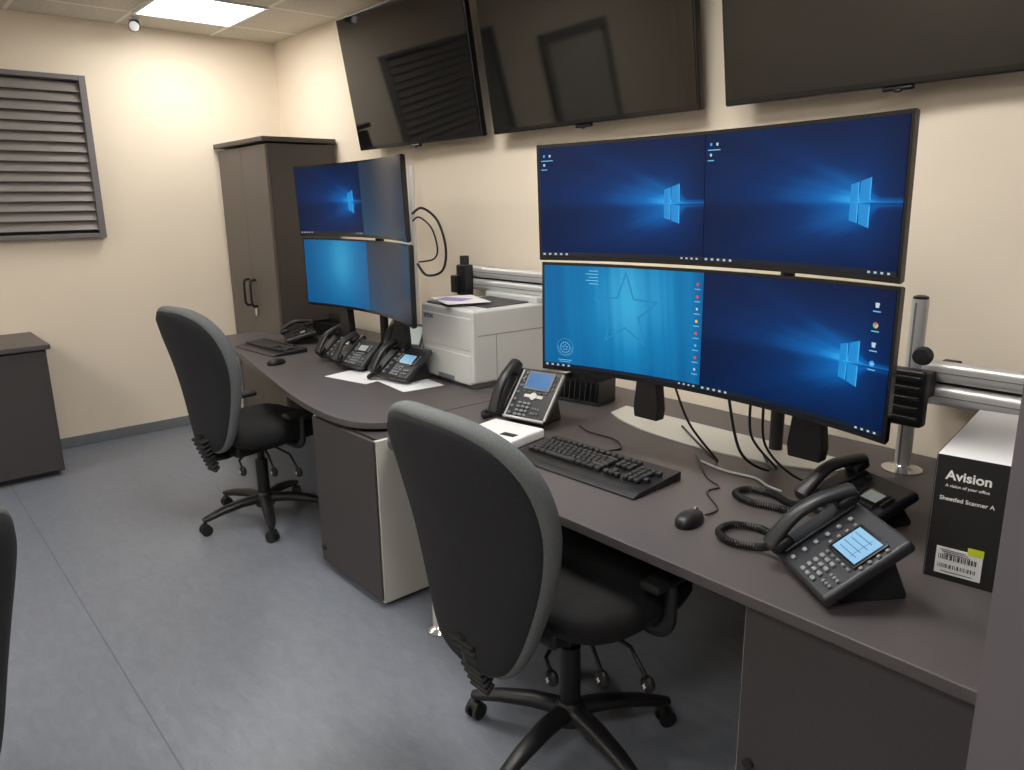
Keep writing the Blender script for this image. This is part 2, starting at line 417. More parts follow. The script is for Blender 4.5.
# ---------------------------------------------------------------- wall televisions
def television(x, label):
    t = thing('wall_television', label, 'television', (x, 2.45, 1.873), group='switched-off televisions on the wall')
    tl = Matrix.Rotation(R(9.0), 4, 'X')
    W, H = 1.20, .735
    MB().box((0, .022, H/2), (W, .035, H), .006, Mx=tl).build('housing', M['gloss'], t)
    MB().box((0, .05, H*.42), (W*.7, .035, H*.6), .012, Mx=tl).build('rear_cover', M['blackm'], t)
    MB().box((0, .0035, H/2+.006), (W-.02, .003, H-.03), Mx=tl).build('screen', M['tv'], t, smooth=False)
    MB().box((0, .012, -.006), (.09, .02, .014), .004, Mx=tl).ball((0, .006, -.012), (.03, .012, .012), Mx=tl).build('sensor', M['gloss'], t)
    b = MB().box((0, .102, .33), (.5, .012, .4), .002)
    for sx in (-.2, .2): b.box((sx, .072, .33), (.03, .055, .42), .002)
    b.build('wall_bracket', M['blackm'], t)
television(-3.65, 'leftmost dark wall television, above the far desk')
television(-2.363, 'middle dark wall television, above the printer')
television(-1.055, 'rightmost dark wall television, above the near monitors')

# ---------------------------------------------------------------- curved monitors
CR = 1.8; MW = 1.130; MH = .356
def sag(x): return -(CR-math.sqrt(CR*CR-x*x))
def patch(name, x0, x1, z0, z1, off, m, parent, n=14):
    vs = []; fs = []; uv = []
    for i in range(n+1):
        x = x0+(x1-x0)*i/n
        for z in (z0, z1): vs.append((x, sag(x)-off, z))
    for i in range(n):
        fs.append((2*i, 2*i+2, 2*i+3, 2*i+1)); uv += [(i/n, 0), ((i+1)/n, 0), ((i+1)/n, 1), (i/n, 1)]
    me = bpy.data.meshes.new(name); me.from_pydata(vs, [], fs)
    l = me.uv_layers.new(name='uv')
    for i, u in enumerate(uv): l.data[i].uv = u
    me.materials.append(m)
    for p in me.polygons: p.use_smooth = True
    o = bpy.data.objects.new(name, me); col.objects.link(o); o.parent = parent; return o
def flat_poly(name, polys, off, m, parent):
    vs = []; fs = []
    for P in polys:
        k = len(vs); vs += [(x, sag(x)-off, z) for x, z in P]; fs.append(tuple(range(k, k+len(P))))
    me = bpy.data.meshes.new(name); me.from_pydata(vs, [], fs); me.materials.append(m)
    o = bpy.data.objects.new(name, me); col.objects.link(o); o.parent = parent; return o
def monitor(name, loc, label, kinds, rx=0, near=True, rz=0):
    t = thing(name, label, 'monitor', loc, rz, group='stacked curved monitors', rx=rx)
    b = MB(); bm = b.bm; N = 28; rings = []
    for i in range(N+1):
        x = -MW/2+MW*i/N; s = sag(x); th = .022+.03*max(0, 1-(x/.42)**2)
        sec = [(s, 0), (s, MH), (s+.010, MH), (s+th, MH-.05 if th > .03 else MH-.004), (s+th, .05 if th > .03 else .004), (s+.010, 0)]
        rings.append([bm.verts.new((x, yy, zz)) for yy, zz in sec])
    for i in range(N):
        for k in range(6): bm.faces.new((rings[i][k], rings[i+1][k], rings[i+1][(k+1) % 6], rings[i][(k+1) % 6]))
    bm.faces.new(rings[0]); bm.faces.new(rings[-1][::-1])
    bmesh.ops.recalc_face_normals(bm, faces=bm.faces[:])
    b.build('housing', M['gloss'], t, ang=30)
    B = .009; Z0 = .014; Z1 = MH-.009; X0 = -MW/2+B; X1 = MW/2-B
    for si, kd in enumerate(kinds):
        a0, a1 = (X0, -.0008) if si == 0 else (.0008, X1)
        w = a1-a0; h = Z1-Z0
        s = patch('screen', a0, a1, Z0, Z1, .0012, M[kd[0]], t)
        q = lambda a, z: (a0+a*w, Z0+z*h)
        rect = lambda xa, za, xb, zb: [q(xa, za), q(xb, za), q(xb, zb), q(xa, zb)]
        if kd[1] == 'hero':
            P = [[q(.765, .472), q(.803, .474), q(.803, .603), q(.765, .585)], [q(.809, .474), q(.858, .477), q(.858, .632), q(.809, .606)],
                 [q(.765, .462), q(.803, .460), q(.803, .333), q(.765, .350)], [q(.809, .459), q(.858, .456), q(.858, .302), q(.809, .329)]]
            for p4 in P:
                flat_poly('emblem_pane', [p4], .0022, M['glasspane'], s)
                cc = sum((Vector(v) for v in p4), Vector((0, 0)))/4
                a, b2 = Vector(p4[1]), Vector(p4[2])
                flat_poly('emblem_edge', [[tuple(a), tuple(b2), tuple(b2+(cc-b2)*.18), tuple(a+(cc-a)*.18)]], .0028, M['pane'], s)
        if near or kd[1] == 'hero':
            patch('taskbar', a0, a1, Z0, Z0+.036*h, .0018, M['bar'], s)
            for rc in [rect(.012+.035*k, .010, .026+.035*k, .027) for k in range(5)]+[rect(.87+.03*k, .010, .882+.03*k, .024) for k in range(4)]:
                flat_poly('taskbar_icon', [rc], .0028, M['ico_w'], s)
        if near:
            ics = []
            if kd[2] == 'tl': ics = [(.02, .92, 'ico_b'), (.055, .92, 'ico_w'), (.02, .84, 'ico_w')]
            if kd[2] == 'right': ics = [(.91, .89, 'ico_w'), (.91, .755, 'ico_g'), (.91, .62, 'ico_w'), (.91, .49, 'ico_b')]
            if kd[2] == 'red': ics = [(.955, .90-.105*k, c) for k, c in enumerate(['ico_r', 'ico_r', 'ico_w', 'ico_y', 'ico_r', 'ico_b', 'ico_r', 'ico_w'])]
            for a, z, c in ics:
                rr = .0070 if kd[2] == 'right' else .0044
                cxx, czz = q(a+.012, z)
                if c in ('ico_r', 'ico_y', 'ico_g', 'ico_b') and kd[2] != 'tl':
                    cir = lambda r, s0=0, e0=12, nn=12: [(cxx+r*math.cos(k*math.tau/nn), czz+r*math.sin(k*math.tau/nn)) for k in range(s0, e0+1)]
                    ic = flat_poly('desktop_icon', [cir(rr)[:-1]], .0026, M[c], s)
                    if c == 'ico_g':
                        flat_poly('icon_segment', [[(cxx, czz)]+cir(rr, 1, 5), ], .0029, M['ico_r'], ic)
                        flat_poly('icon_segment', [[(cxx, czz)]+cir(rr, 9, 13), ], .0029, M['ico_y'], ic)
                        flat_poly('icon_segment', [cir(rr*.42)[:-1]], .0031, M['ico_b'], ic)
                    if c == 'ico_b':
                        flat_poly('icon_segment', [[(cxx-rr*.55, czz-rr*.2), (cxx+rr*.6, czz-rr*.2), (cxx+rr*.6, czz+rr*.1), (cxx-rr*.55, czz+rr*.1)]], .0029, M['ico_w'], ic)
                else:
                    k2 = rr*.8
                    flat_poly('desktop_icon', [[(cxx-k2*.75, czz-k2), (cxx+k2*.75, czz-k2), (cxx+k2, czz+k2), (cxx-k2, czz+k2)]], .0026, M[c], s)
            if ics:
                flat_poly('icon_captions', [rect(a-.006, z-.046, a+.030, z-.038) for a, z, c in ics], .0025, M['mark'], s)
        if kd[1] == 'emblem' and near:
            cx, cz = q(.135, .20)
            ring = []
            def arc_ring(r0, r1, n, duty):
                for k in range(n):
                    a, c = k*math.tau/n, (k+duty)*math.tau/n
                    ring.append([(cx+r*math.cos(v), cz+r*math.sin(v)) for r, v in ((r0, a), (r1, a), (r1, c), (r0, c))])
            arc_ring(.0292, .0298, 40, 1.0); arc_ring(.0160, .0190, 14, .5); arc_ring(.0152, .0158, 24, 1.0)
            for k in range(-6, 7):
                for sgn in (-1, 1):
                    a = R(-90+k*15*1.0); r = .0240; px, pz = cx+r*math.cos(a), cz+r*math.sin(a)
                    d = Vector((math.cos(a+sgn*.9), math.sin(a+sgn*.9))); pr2 = Vector((-d.y, d.x))*.0010
                    ring.append([(px-pr2.x, pz-pr2.y), (px+d.x*.0045, pz+d.y*.0045), (px+pr2.x, pz+pr2.y)])
            def star(cx, cz, r, rot=0): return [(cx+(r if k % 2 == 0 else r*.42)*math.sin(rot+k*math.pi/5), cz+(r if k % 2 == 0 else r*.42)*math.cos(rot+k*math.pi/5)) for k in range(10)]
            def outline(P, c, f):
                c = Vector(c); out = []
                for k in range(len(P)):
                    a, b2 = Vector(P[k]), Vector(P[(k+1) % len(P)])
                    out.append([tuple(a), tuple(b2), tuple(c+(b2-c)*f), tuple(c+(a-c)*f)])
                return out
            flat_poly('round_seal', ring+outline(star(cx, cz, .0125), (cx, cz), .72)+[rect(.09, .072, .18, .079), rect(.10, .055, .17, .061)], .0022, M['mark'], s)
            flat_poly('text_lines', [rect(.345-.06-.02*(k % 2), .955-.030*k, .345, .963-.030*k) for k in range(5)], .0022, M['mark'], s)
            c2 = q(.52, .60)
            flat_poly('star_watermark', outline(star(c2[0], c2[1], .125), c2, .88), .0020, M['faint'], s)
    return t
hero = ('hero', 'hero', 'tl'); YM = 1.69+.092; XM = -1.241
monitor('curved_monitor', (XM, YM, 1.006), 'lower near curved monitor with pale blue screen at its left half',
        [('pale', 'emblem', 'red'), ('hero', 'hero', 'right')])
monitor('curved_monitor', (XM, YM-.010, 1.372), 'upper near curved monitor showing two dark blue desktops',
        [hero, hero], rx=R(2))
FX, FY, FR = -3.255, 1.885, R(-3.3)
monitor('curved_monitor', (FX, FY, 1.030), 'lower far curved monitor with cyan screen beside a dark half',
        [('pale_far', 'plain', 'none'), ('off', 'plain', 'none')], near=False, rz=FR)
monitor('curved_monitor', (FX, FY-.010, 1.398), 'upper far curved monitor with blue desktop and dark right half',
        [('hero_far', 'hero', 'none'), ('off', 'plain', 'none')], rx=R(2), near=False, rz=FR)

def monitor_stand(x, ym, yb, label, plate=True, zoff=0):
    t = thing('monitor_stand', label, 'monitor stand', (x, yb, DZ))
    if plate:
        arc = [(.62*math.sin(a), -.17+.16*(1-math.cos(a))*1.5) for a in [R(-58+116*k/16) for k in range(17)]]
        P = arc+[(.55, .06), (-.55, .06)]
        MB().prism([(p[0]*.88-.22, p[1]) for p in P], 0.0, .006, .001).build('base_plate', M['ivory'], t)
    else:
        MB().box((0, 0, .004), (.3, .14, .008), .002).build('base_plate', M['blackm'], t)
    MB().cyl((0, 0, .006), (0, 0, .88), .022).build('column', M['blackm'], t)
    dy = ym-yb
    for z in (.46+zoff, .83+zoff):
        MB().box((0, dy/2+.045, z), (.05, max(abs(dy)-.055, .03), .04), .005).box((0, dy+.065, z), (.12, .016, .12), .003).build('arm', M['blackm'], t)
    for sx in (-.225, .31):
        MB().prism([(-.035, .30+zoff), (.035, .30+zoff), (.05, .18), (.045, .145), (-.045, .145), (-.05, .18)], -.02, .02, .004,
                   Mx=T(sx, dy+.055, 0) @ RX90).build('foot_bracket', M['black'], t)
    MB().box((0.03, dy+.08, .285+zoff), (.62, .02, .03), .004).build('crossbar', M['blackm'], t)
monitor_stand(XM, YM, 2.23, 'stand with ivory base plate and black brackets under near monitors')
monitor_stand(FX-.12, FY, 2.03, 'black-footed stand carrying the far pair of monitors', False, .022)

# ---------------------------------------------------------------- rails, posts, clamp
rp = thing('rail_post', 'silver upright post with round foot right of near monitors', 'post', (-.877, 2.34, DZ))
pt = MB().cyl((0, 0, .006), (0, 0, .53), .023).build('tube', M['alu'], rp)
MB().box((-.003, -.0225, .27), (.006, .003, .5)).build('groove', M['groove'], pt)
MB().lathe([(.058, 0), (.058, .006), (.03, .012), (.024, .02)]).build('foot', M['steel'], rp)
MB().lathe([(.021, .53), (.021, .536), (.012, .54)]).build('cap', M['black'], rp)
cl = thing('arm_clamp', 'black ribbed clamp with round knob on the silver post', 'clamp', (-.865, 2.315, .98))
b = MB().box((.0, -.045, 0), (.12, .045, .17), .01)
for k in range(5): b.box((.0, -.07, -.06+.03*k), (.10, .012, .014), .003)
b.box((-.05, -.03, .03), (.04, .05, .09), .008)
b.build('body', M['black'], cl)
MB().lathe([(.0, 0), (.026, .0), (.028, .01), (.022, .03), (.01, .032)], Mx=T(.035, -.03, .125) @ RX90).cyl((.035, -.02, .125), (0.01, -.005, .125), .012).build('knob', M['blackm'], cl)
def rail(x0, x1, z0, z1, label):
    t = thing('equipment_rail', label, 'rail', ((x0+x1)/2, 2.45, (z0+z1)/2)); h = (z1-z0)/2; w = x1-x0
    for s in (-1, 1):
        tb = MB().box((0, 0, s*h*.52), (w, .05, h*.90), .020, 4).build('rail_bar', M['alu'], t)
        MB().box((0, -.0252, s*h*.52), (w-.002, .0015, .0035)).build('groove', M['groove'], tb)
    MB().box((0, .015, 0), (w-.01, .02, h*1.2), .003).build('rail_back', M['blackm'], t)
    for sx in (-1, 1): MB().box((sx*(w/2-.06), .065, 0), (.05, .08, h*1.6), .004).build('wall_bracket', M['blackm'], t)
    return t
r1 = rail(-.90, -.27, .925, 1.065, 'short silver double rail behind the scanner box')
MB().box((-.28, -.045, .0), (.05, .055, .08), .006).build('post_coupling', M['black'], r1)
r2 = rail(-3.17, -1.95, 1.11, 1.235, 'silver double rail on the wall behind the printer')
cb = MB().box((-.59, -.055, -.01), (.075, .06, .16), .008).box((-.62, -.09, -.03), (.05, .04, .09), .006).build('clamp', M['black'], r2)
MB().cyl((-.59, -.055, .07), (-.59, -.055, .115), .024).build('knob', M['blackm'], cb)
fp = thing('rail_post', 'tall thin silver post behind the far monitors', 'post', (-3.65, 2.42, DZ))
MB().cyl((0, 0, .006), (0, 0, 1.03), .017).build('tube', M['alu'], fp)
MB().lathe([(.05, 0), (.05, .006), (.02, .012)]).build('foot', M['steel'], fp)
def cable(pts, r, m, label, closed=False, k=10):
    P = catmull(pts, k, closed); o = MB().tube(P, r, 8, closed).build('cable', m)
    recenter(o, pts[0]); return tag(o, label, 'cable')
cable([(-3.625, 2.40, 1.50), (-3.54, 2.41, 1.53), (-3.44, 2.44, 1.46), (-3.40, 2.46, 1.31), (-3.44, 2.46, 1.19), (-3.55, 2.43, 1.16), (-3.625, 2.42, 1.22)], .007, M['black'], 'thick black cable looping off the tall silver post')
cable([(-3.625, 2.40, 1.46), (-3.57, 2.41, 1.48), (-3.50, 2.44, 1.42), (-3.48, 2.46, 1.31), (-3.52, 2.46, 1.25), (-3.625, 2.43, 1.23)], .005, M['black'], 'thinner black cable forming the inner loop beside the tall post')
zc = DZ+.004
cable([(-1.40, 1.86, 1.02), (-1.37, 1.92, .86), (-1.30, 1.98, zc+.006), (-1.42, 2.06, zc+.008), (-1.60, 2.20, zc+.008)], .004, M['black'], 'black cable drooping below the near monitor, leftmost')
cable([(-1.20, 1.86, 1.02), (-1.17, 1.90, .82), (-1.13, 2.0, .745), (-1.22, 2.12, .748)], .0045, M['black'], 'black cable drooping at the middle below the near monitor')
cable([(-1.08, 1.86, 1.02), (-1.10, 1.92, .85), (-1.02, 1.99, .748), (-.96, 2.10, .738), (-.93, 2.22, .738)], .004, M['black'], 'black cable drooping beside the right monitor bracket')
cable([(-1.12, 1.86, 1.02), (-1.13, 1.89, .88), (-1.08, 1.95, .78), (-1.16, 2.04, .748)], .004, M['black'], 'short black cable curling under the near monitor')
cable([(-1.34, 1.95, zc), (-1.24, 1.93, zc), (-1.14, 1.94, zc), (-1.08, 1.91, zc), (-1.03, 1.90, zc)], .0035, M['white'], 'white cable lying between near monitor base and phones')
cable([(-1.077, 1.600, zc), (-1.08, 1.66, zc), (-1.17, 1.74, zc), (-1.17, 1.80, zc), (-1.24, 1.84, zc), (-1.38, 1.98, zc+.002)], .0025, M['black'], 'thin black mouse cable on the near worktop')
cable([(-1.62, 1.80, zc), (-1.60, 1.86, zc), (-1.68, 1.92, zc), (-1.80, 1.92, zc), (-1.88, 1.95, zc)], .003, M['black'], 'thin black keyboard cable behind the near keyboard')

# ---------------------------------------------------------------- chairs
def build_chair(label):
    t = thing('office_chair', label, 'chair', group='swivel office chairs')
    b = MB(); b.lathe([(.0, .075), (.045, .075), (.05, .09), (.046, .13), (.034, .145), (.0, .145)])
    A0 = R(63)
    for k in range(5):
        a = A0+k*math.tau/5; d = Vector((math.cos(a), math.sin(a), 0))
        pts = [d*.03+Vector((0, 0, .115)), d*.12+Vector((0, 0, .115)), d*.22+Vector((0, 0, .10)), d*.29+Vector((0, 0, .082)), d*.315+Vector((0, 0, .078))]
        b.tube(pts, [.032, .030, .026, .021, .014], 12, flat=.75)
    b.build('star_base', M['black'], t)
    for k in range(5):
        a = A0+k*math.tau/5; d = Vector((math.cos(a), math.sin(a), 0)); p = d*.305; q = Matrix.Rotation(a+.6*(k % 3), 4, 'Z')
        c = MB(); L = T(p.x, p.y, 0) @ q
        for s in (-1, 1):
            c.tube([(.0, s*.006, .027), (.0, s*.010, .027), (.0, s*.021, .027), (0, s*.025, .027)], [.022, .027, .027, .02], 20, Mx=L)
        c.tube([(0, -.02, .04), (0, .02, .04)], .019, 14, Mx=L).cyl((0, 0, .04), (0, 0, .085), .008, Mx=L)
        c.build('caster', M['black'], t)
    MB().cyl((0, 0, .13), (0, 0, .32), .030).cyl((0, 0, .31), (0, 0, .44), .018).build('gas_lift', M['black'], t)
    MB().box((0, -.03, .415), (.19, .30, .06), .014).box((0, .0, .442), (.34, .30, .012), .003).build('mechanism', M['black'], t)
    sb = MB()
    t2 = bmesh.new()
    outl = []
    for k in range(40):
        a = k*math.tau/40; ca, sa = math.cos(a), math.sin(a)
        outl.append((math.copysign(abs(ca)**.55, ca)*.26, math.copysign(abs(sa)**.6, sa)*.25))
    rings = []
    for s, z in [(.80, .440), (.95, .449), (1.0, .478), (.985, .508), (.93, .528), (.75, .536), (.4, .532), (.02, .528)]:
        rings.append([t2.verts.new((x*s, y*s+.04, z-(.025 if y*s > .17 else 0)*((y*s-.17)/.065 if y*s > .17 else 0)+.05*(x*s)**2)) for x, y in outl])
    for i in range(len(rings)-1):
        for k in range(40): t2.faces.new((rings[i][k], rings[i][(k+1) % 40], rings[i+1][(k+1) % 40], rings[i+1][k]))
    t2.faces.new(rings[0][::-1]); t2.faces.new(rings[-1])
    sb._add(t2); sb.build('seat', M['fabricb'], t, ang=60)
    half = [(0, .0), (.07, .004), (.125, .03), (.165, .09), (.200, .18), (.234, .29), (.256, .39), (.264, .47), (.258, .55), (.238, .612), (.198, .665), (.136, .698), (.068, .712), (0, .714)]
    hs = catmull([(x, 0, z) for x, z in half], 3)
    out = [(p.x, p.z) for p in hs]+[(-p.x, p.z) for p in hs[-2:0:-1]]
    cz = .37
    BM = T(0, -.30, .40) @ Matrix.Rotation(R(10.5), 4, 'X')
    def pillow(ringdef):
        q = bmesh.new(); rg = []
        for s, y in ringdef:
            rr = []
            for x, z in out:
                X = x*s; Z = cz+(z-cz)*s
                rr.append(q.verts.new((X, y+.75*X*X+.035*math.sin((Z-.05)*5.0), Z)))
            rg.append(rr)
        n = len(out)
        for i in range(len(rg)-1):
            for k in range(n): q.faces.new((rg[i][k], rg[i][(k+1) % n], rg[i+1][(k+1) % n], rg[i+1][k]))
        q.faces.new(rg[0][::-1]); q.faces.new(rg[-1])
        bmesh.ops.recalc_face_normals(q, faces=q.faces[:])
        return q
    MB()._add(pillow([(.03, -.008), (.5, -.010), (.90, -.018), (.965, -.018), (.995, -.004), (1.0, .012), (.985, .03), (.93, .045), (.75, .055), (.4, .058), (.03, .058)]), BM).build('backrest', M['fabricg'], t, ang=70)
    MB()._add(pillow([(.03, -.048), (.4, -.047), (.75, -.043), (.90, -.034), (.955, -.02), (.955, -.014), (.9, -.012), (.5, -.012), (.03, -.012)]), BM).build('back_shell', M['fabric'], t, ang=70)
    p = MB()
    p.tube([(0, -.12, .405), (0, -.24, .392), (0, -.305, .40), (0, -.335, .44), (0, -.355, .52)], [.022, .022, .024, .026, .02], 10)
    p.build('back_bar', M['black'], t)
    p = MB()
    for k in range(8):
        p.box((0, -.348+.006*k, .500-.022*k), (.10-.004*k, .055-.003*k, .014), .005, rot=Matrix.Rotation(R(15+4*k), 4, 'X'))
    p.build('bellows_cover', M['blackm'], t)
    for s in (-1, 1):
        a = MB().tube(catmull([(s*.10, .06, .43), (s*.23, .06, .425), (s*.27, .06, .455), (s*.275, .06, .51), (s*.275, .06, .575)], 4), .014, 10, flat=1.6).build('armrest', M['black'], t)
        MB().box((s*.275, .07, .588), (.065, .20, .024), .011, 3).build('arm_pad', M['blackm'], a)
    for (x, y, z) in ((.15, -.03, .30), (.25, .04, .30), (.09, -.16, .33)):
        l = MB().tube([(.05, y*.6, .40), (x*.75, y, .37), (x, y, z)], .006, 8).build('lever', M['black'], t)
        MB().ball((x, y, z-.01), (.045, .03, .05)).build('lever_paddle', M['black'], l)
        MB().box((x, y-.016, z-.01), (.003, .002, .016), Mx=None).box((x, y-.016, z-.01), (.012, .002, .003)).build('lever_mark', M['text_w'], l)
    return t
ch = build_chair('large nearest office chair with charcoal back and grey edge')
c2 = copy_tree(ch); c2['label'] = 'office chair pushed up to the far curved worktop'
c3 = copy_tree(ch); c3['label'] = 'office chair cut off at the left edge, only its back rim showing'
ch.location = (-1.345, 1.362, 0)
base = lambda k: k.name.split('.')[0]
for k in kids(ch):
    if base(k) in ('backrest', 'back_shell'): k.location = (-.016, -.02, -.012); k.scale = (1.06, 1, 1.01)
    if base(k) in ('bellows_cover', 'back_bar'): k.location = (-.010, -.008, -.008)
    if base(k) in ('seat', 'mechanism', 'armrest'): k.location = (.012, .01, .032)
    if base(k) == 'lever': k.location = (0, 0, .015)
c2.location = (-3.54, 1.375, 0); c2.rotation_euler.z = R(11)
for k in kids(c2):
    if base(k) in ('backrest', 'back_shell'): k.location = (0, .055, .025); k.scale = (.90, 1, 1)
    if base(k) in ('bellows_cover', 'back_bar'): k.location = (0, .05, .0)
    if base(k) in ('star_base', 'caster'): k.rotation_euler.z = R(-20)
for k in kids(c3):
    if base(k) in ('backrest', 'back_shell'): k.location = (0, 0, -.13)
c3.location = (-2.046, -.248, 0); c3.rotation_euler.z = math.atan2(.77, -.64)

# ---------------------------------------------------------------- printer
pr = thing('laser_printer', 'light grey laser printer on the worktop between the two stations', 'printer', (-2.815, 2.02, DZ), rz=R(-3))
pb_ = MB().box((0, .22, .165), (.40, .44, .29), .012, 3).build('body', M['printer'], pr)
MB().box((.2002, .22, .21), (.001, .38, .003)).box((.2002, .13, .115), (.001, .003, .19)).build('panel_seams', M['seam'], pb_)
MB().box((0, .008, .075), (.36, .02, .12), .006).build('paper_drawer', M['printer'], pr)
MB().box((0, -.004, .028), (.12, .008, .02), .004).build('drawer_grip', M['printer2'], pr)
MB().box((0, .004, .215), (.39, .014, .13), .005).build('front_cover', M['printer'], pr)
MB().box((0, .22, .012), (.37, .40, .024), .004).build('feet_base', M['printer2'], pr)
MB().prism([(-.16, .10), (.17, .10), (.15, .36), (-.14, .36)], .306, .315, .003).build('output_tray', M['printer3'], pr)
MB().box((0, .40, .318), (.38, .06, .03), .008).build('rear_cover', M['printer'], pr)
MB().box((-.07, .045, .314), (.2, .06, .012), .004).build('control_panel', M['printer2'], pr)
for k in range(5): MB().cyl((.02+.026*k-.12, .045, .32), (.02+.026*k-.12, .045, .323), .007, n=12).build('button', M['key_d'], pr)
MB().box((-.13, .045, .321), (.05, .03, .003)).build('display', M['lcd_grey'], pr)
text('lettering', 'EPSON', .024, T(-.17, -.0035, .255) @ RX90, M['blue'], pr, bold=.0004)
pr.scale = (1.08, 1.02, 1.16)
pp = MB().box((0, 0, .0012), (.21, .297, .0024), .0005).build('paper_stack', M['paper']); pp.location = (-2.86, 2.14, DZ+.3762); pp.rotation_euler = (0, 0, R(70)); tag(pp, 'loose white sheets lying on top of the printer', 'paper')
p2 = MB().box((0, 0, .0008), (.15, .10, .0016), .0003).build('leaflet', M['purple']); p2.location = (-2.88, 2.12, DZ+.3788); p2.rotation_euler = (0, 0, R(20)); tag(p2, 'lilac leaflet on the sheets on the printer', 'leaflet')

# ---------------------------------------------------------------- phones
def coil(path, r=.0085, wire=.0024, pitch=.0066):
    P = catmull(path, 24); L = [0]
    for i in range(1, len(P)): L.append(L[-1]+(P[i]-P[i-1]).length)
    tot = L[-1]; turns = tot/pitch; out = []; n = int(turns*9)
    j = 0
    for i in range(n+1):
        s = tot*i/n
        while j < len(L)-2 and L[j+1] < s: j += 1
        f = (s-L[j])/max(L[j+1]-L[j], 1e-9); c = P[j].lerp(P[j+1], f); tg = (P[j+1]-P[j]).normalized()
        a = tg.cross(Vector((0, 0, 1)))
        a = a.normalized() if a.length > .05 else Vector((1, 0, 0))
        b = tg.cross(a); th = i/9*math.tau
        out.append(c+(a*math.cos(th)+b*math.sin(th))*r)
    return out, wire
def phone(loc, rz, label, w=.25, L=.23, tilt=30, lcd='lcd', lcd_rect=(.02, .105, .08, .15), detail=True, mb='phone', keym='key_g', handset=True, cord=None, silver=False, world=False):
    t = thing('desk_phone', label, 'desk phone', loc, rz, 'office desk phones')
    F = T(0, 0, .022) @ Matrix.Rotation(R(tilt), 4, 'X')
    MB().box((0, L/2, 0), (w, L, .028), .010, 3, Mx=F).build('body', M[mb], t)
    c, s = math.cos(R(tilt)), math.sin(R(tilt))
    zt = L*s*.85
    MB().prism([(.05, 0), (L*c*.95+.03, 0), (L*c*.95+.03, .012), (L*c*.90, zt), (L*c*.80, zt), (.05, .030)], -w*.33, w*.33, .003,
               Mx=Matrix(((0, 0, 1, 0), (1, 0, 0, 0), (0, 1, 0, 0), (0, 0, 0, 1)))).build('stand', M['blackm'], t)
    x0, y0, x1, y1 = lcd_rect
    MB().box(((x0+x1)/2, (y0+y1)/2, .016), (x1-x0+.018, y1-y0+.018, .008), .003, Mx=F).build('display_bezel', M['gloss'] if not silver else M['printer2'], t)
    d = MB().box(((x0+x1)/2, (y0+y1)/2, .0203), (x1-x0, y1-y0, .001), Mx=F).build('display', M[lcd], t)
    if detail:
        ln = MB()
        for k in range(4): ln.box(((x0+x1)/2-.006*(k % 2), y0+(y1-y0)*(.18+.2*k), .0211), ((x1-x0)*.72, .0022, .0004), Mx=F)
        ln.box((x1-(x1-x0)*.3, (y0+y1)/2, .0211), (.0012, (y1-y0)*.8, .0004), Mx=F)
        ln.build('display_print', M['lcd_line'], d)
    if silver:
        MB().cyl(((x0+x1)/2, y0-.034, .013), ((x0+x1)/2, y0-.034, .019), .015, n=24, Mx=F).box(((x0+x1)/2, y0-.034, .0145), (.085, .014, .006), .003, Mx=F).build('navigation_ring', M['printer'], t)
        MB().box((0.025, .0055, .009), (w-.06, .010, .014), .004, Mx=F).box((w/2-.004, L/2, .011), (.009, L-.02, .011), .003, Mx=F).box((-w/2+.065, L/2, .012), (.007, L-.02, .009), .002, Mx=F).build('silver_trim', M['printer'], t)
    keys = []
    for r in range(4):
        for q in range(3): keys.append((x0+.006+.021*q, .018+.0165*r, .015, .010))
    for r in range(6): keys.append((-w/2+.083, .02+.03*r, .013, .010)); 
    for q in range(3): keys.append((x0+.075+.012*q, .03, .008, .008)); keys.append((x0+.075+.012*q, .05, .008, .008))
    for q in range(5): keys.append((x0+.004+(x1-x0)*q/4.2, y0-.016, .011, .006))
    for r in range(4): keys.append((x1+.017, y0+.004+(y1-y0)*r/3.3, .008, .009)); keys.append((x0-.017, y0+.004+(y1-y0)*r/3.3, .008, .009))
    keys = [k for k in keys if -w/2+.06 < k[0] < w/2-.008 and k[1] < L-.01]
    for kx, ky, kw, kh in keys:
        MB().box((kx, ky, .017), (kw, kh, .007), .002 if detail else 0, 1, Mx=F).build('button', M[keym], t)
    if handset:
        hx = -w/2+.032
        h = MB()
        P = catmull([(hx, -.005, .040), (hx, .02, .052), (hx, .07, .068), (hx, L/2, .072), (hx, L-.07, .068), (hx, L-.02, .052), (hx, L+.005, .040)], 5)
        nP = len(P); rr = [.021+.006*abs(2*i/(nP-1)-1)**2 for i in range(nP)]; rr[0] = .014; rr[-1] = .014
        h.tube(P, rr, 14, Mx=F, flat=.62)
        h.box((hx, .018, .034), (.052, .055, .030), .012, 3, Mx=F).box((hx, L-.018, .034), (.052, .055, .030), .012, 3, Mx=F)
        h.build('handset', M['black'], t)
        MB().box((hx, L/2, .018), (.05, L-.03, .012), .005, Mx=F).build('cradle', M['black'], t)
    if cord:
        if world:
            Wi = (T(*loc) @ Matrix.Rotation(rz, 4, 'Z')).inverted()
            cord = [Wi @ Vector(p) for p in cord]
        Pc, wr = coil(cord); MB().tube(Pc, wr, 5).build('coiled_cord', M['black'], t)
    return t
zl = DZ+.0115
phone((-.725, 1.435, DZ), R(-36), 'large charcoal desk phone with lit pale blue display by the scanner box', w=.245, L=.215, tilt=34,
      lcd_rect=(.005, .098, .093, .168), world=True,
      cord=[(-.815, 1.505, DZ+.045), (-.86, 1.515, zl+.005), (-.93, 1.495, zl), (-.985, 1.525, zl), (-.985, 1.585, zl), (-.93, 1.615, zl), (-.87, 1.60, zl), (-.80, 1.61, zl)])
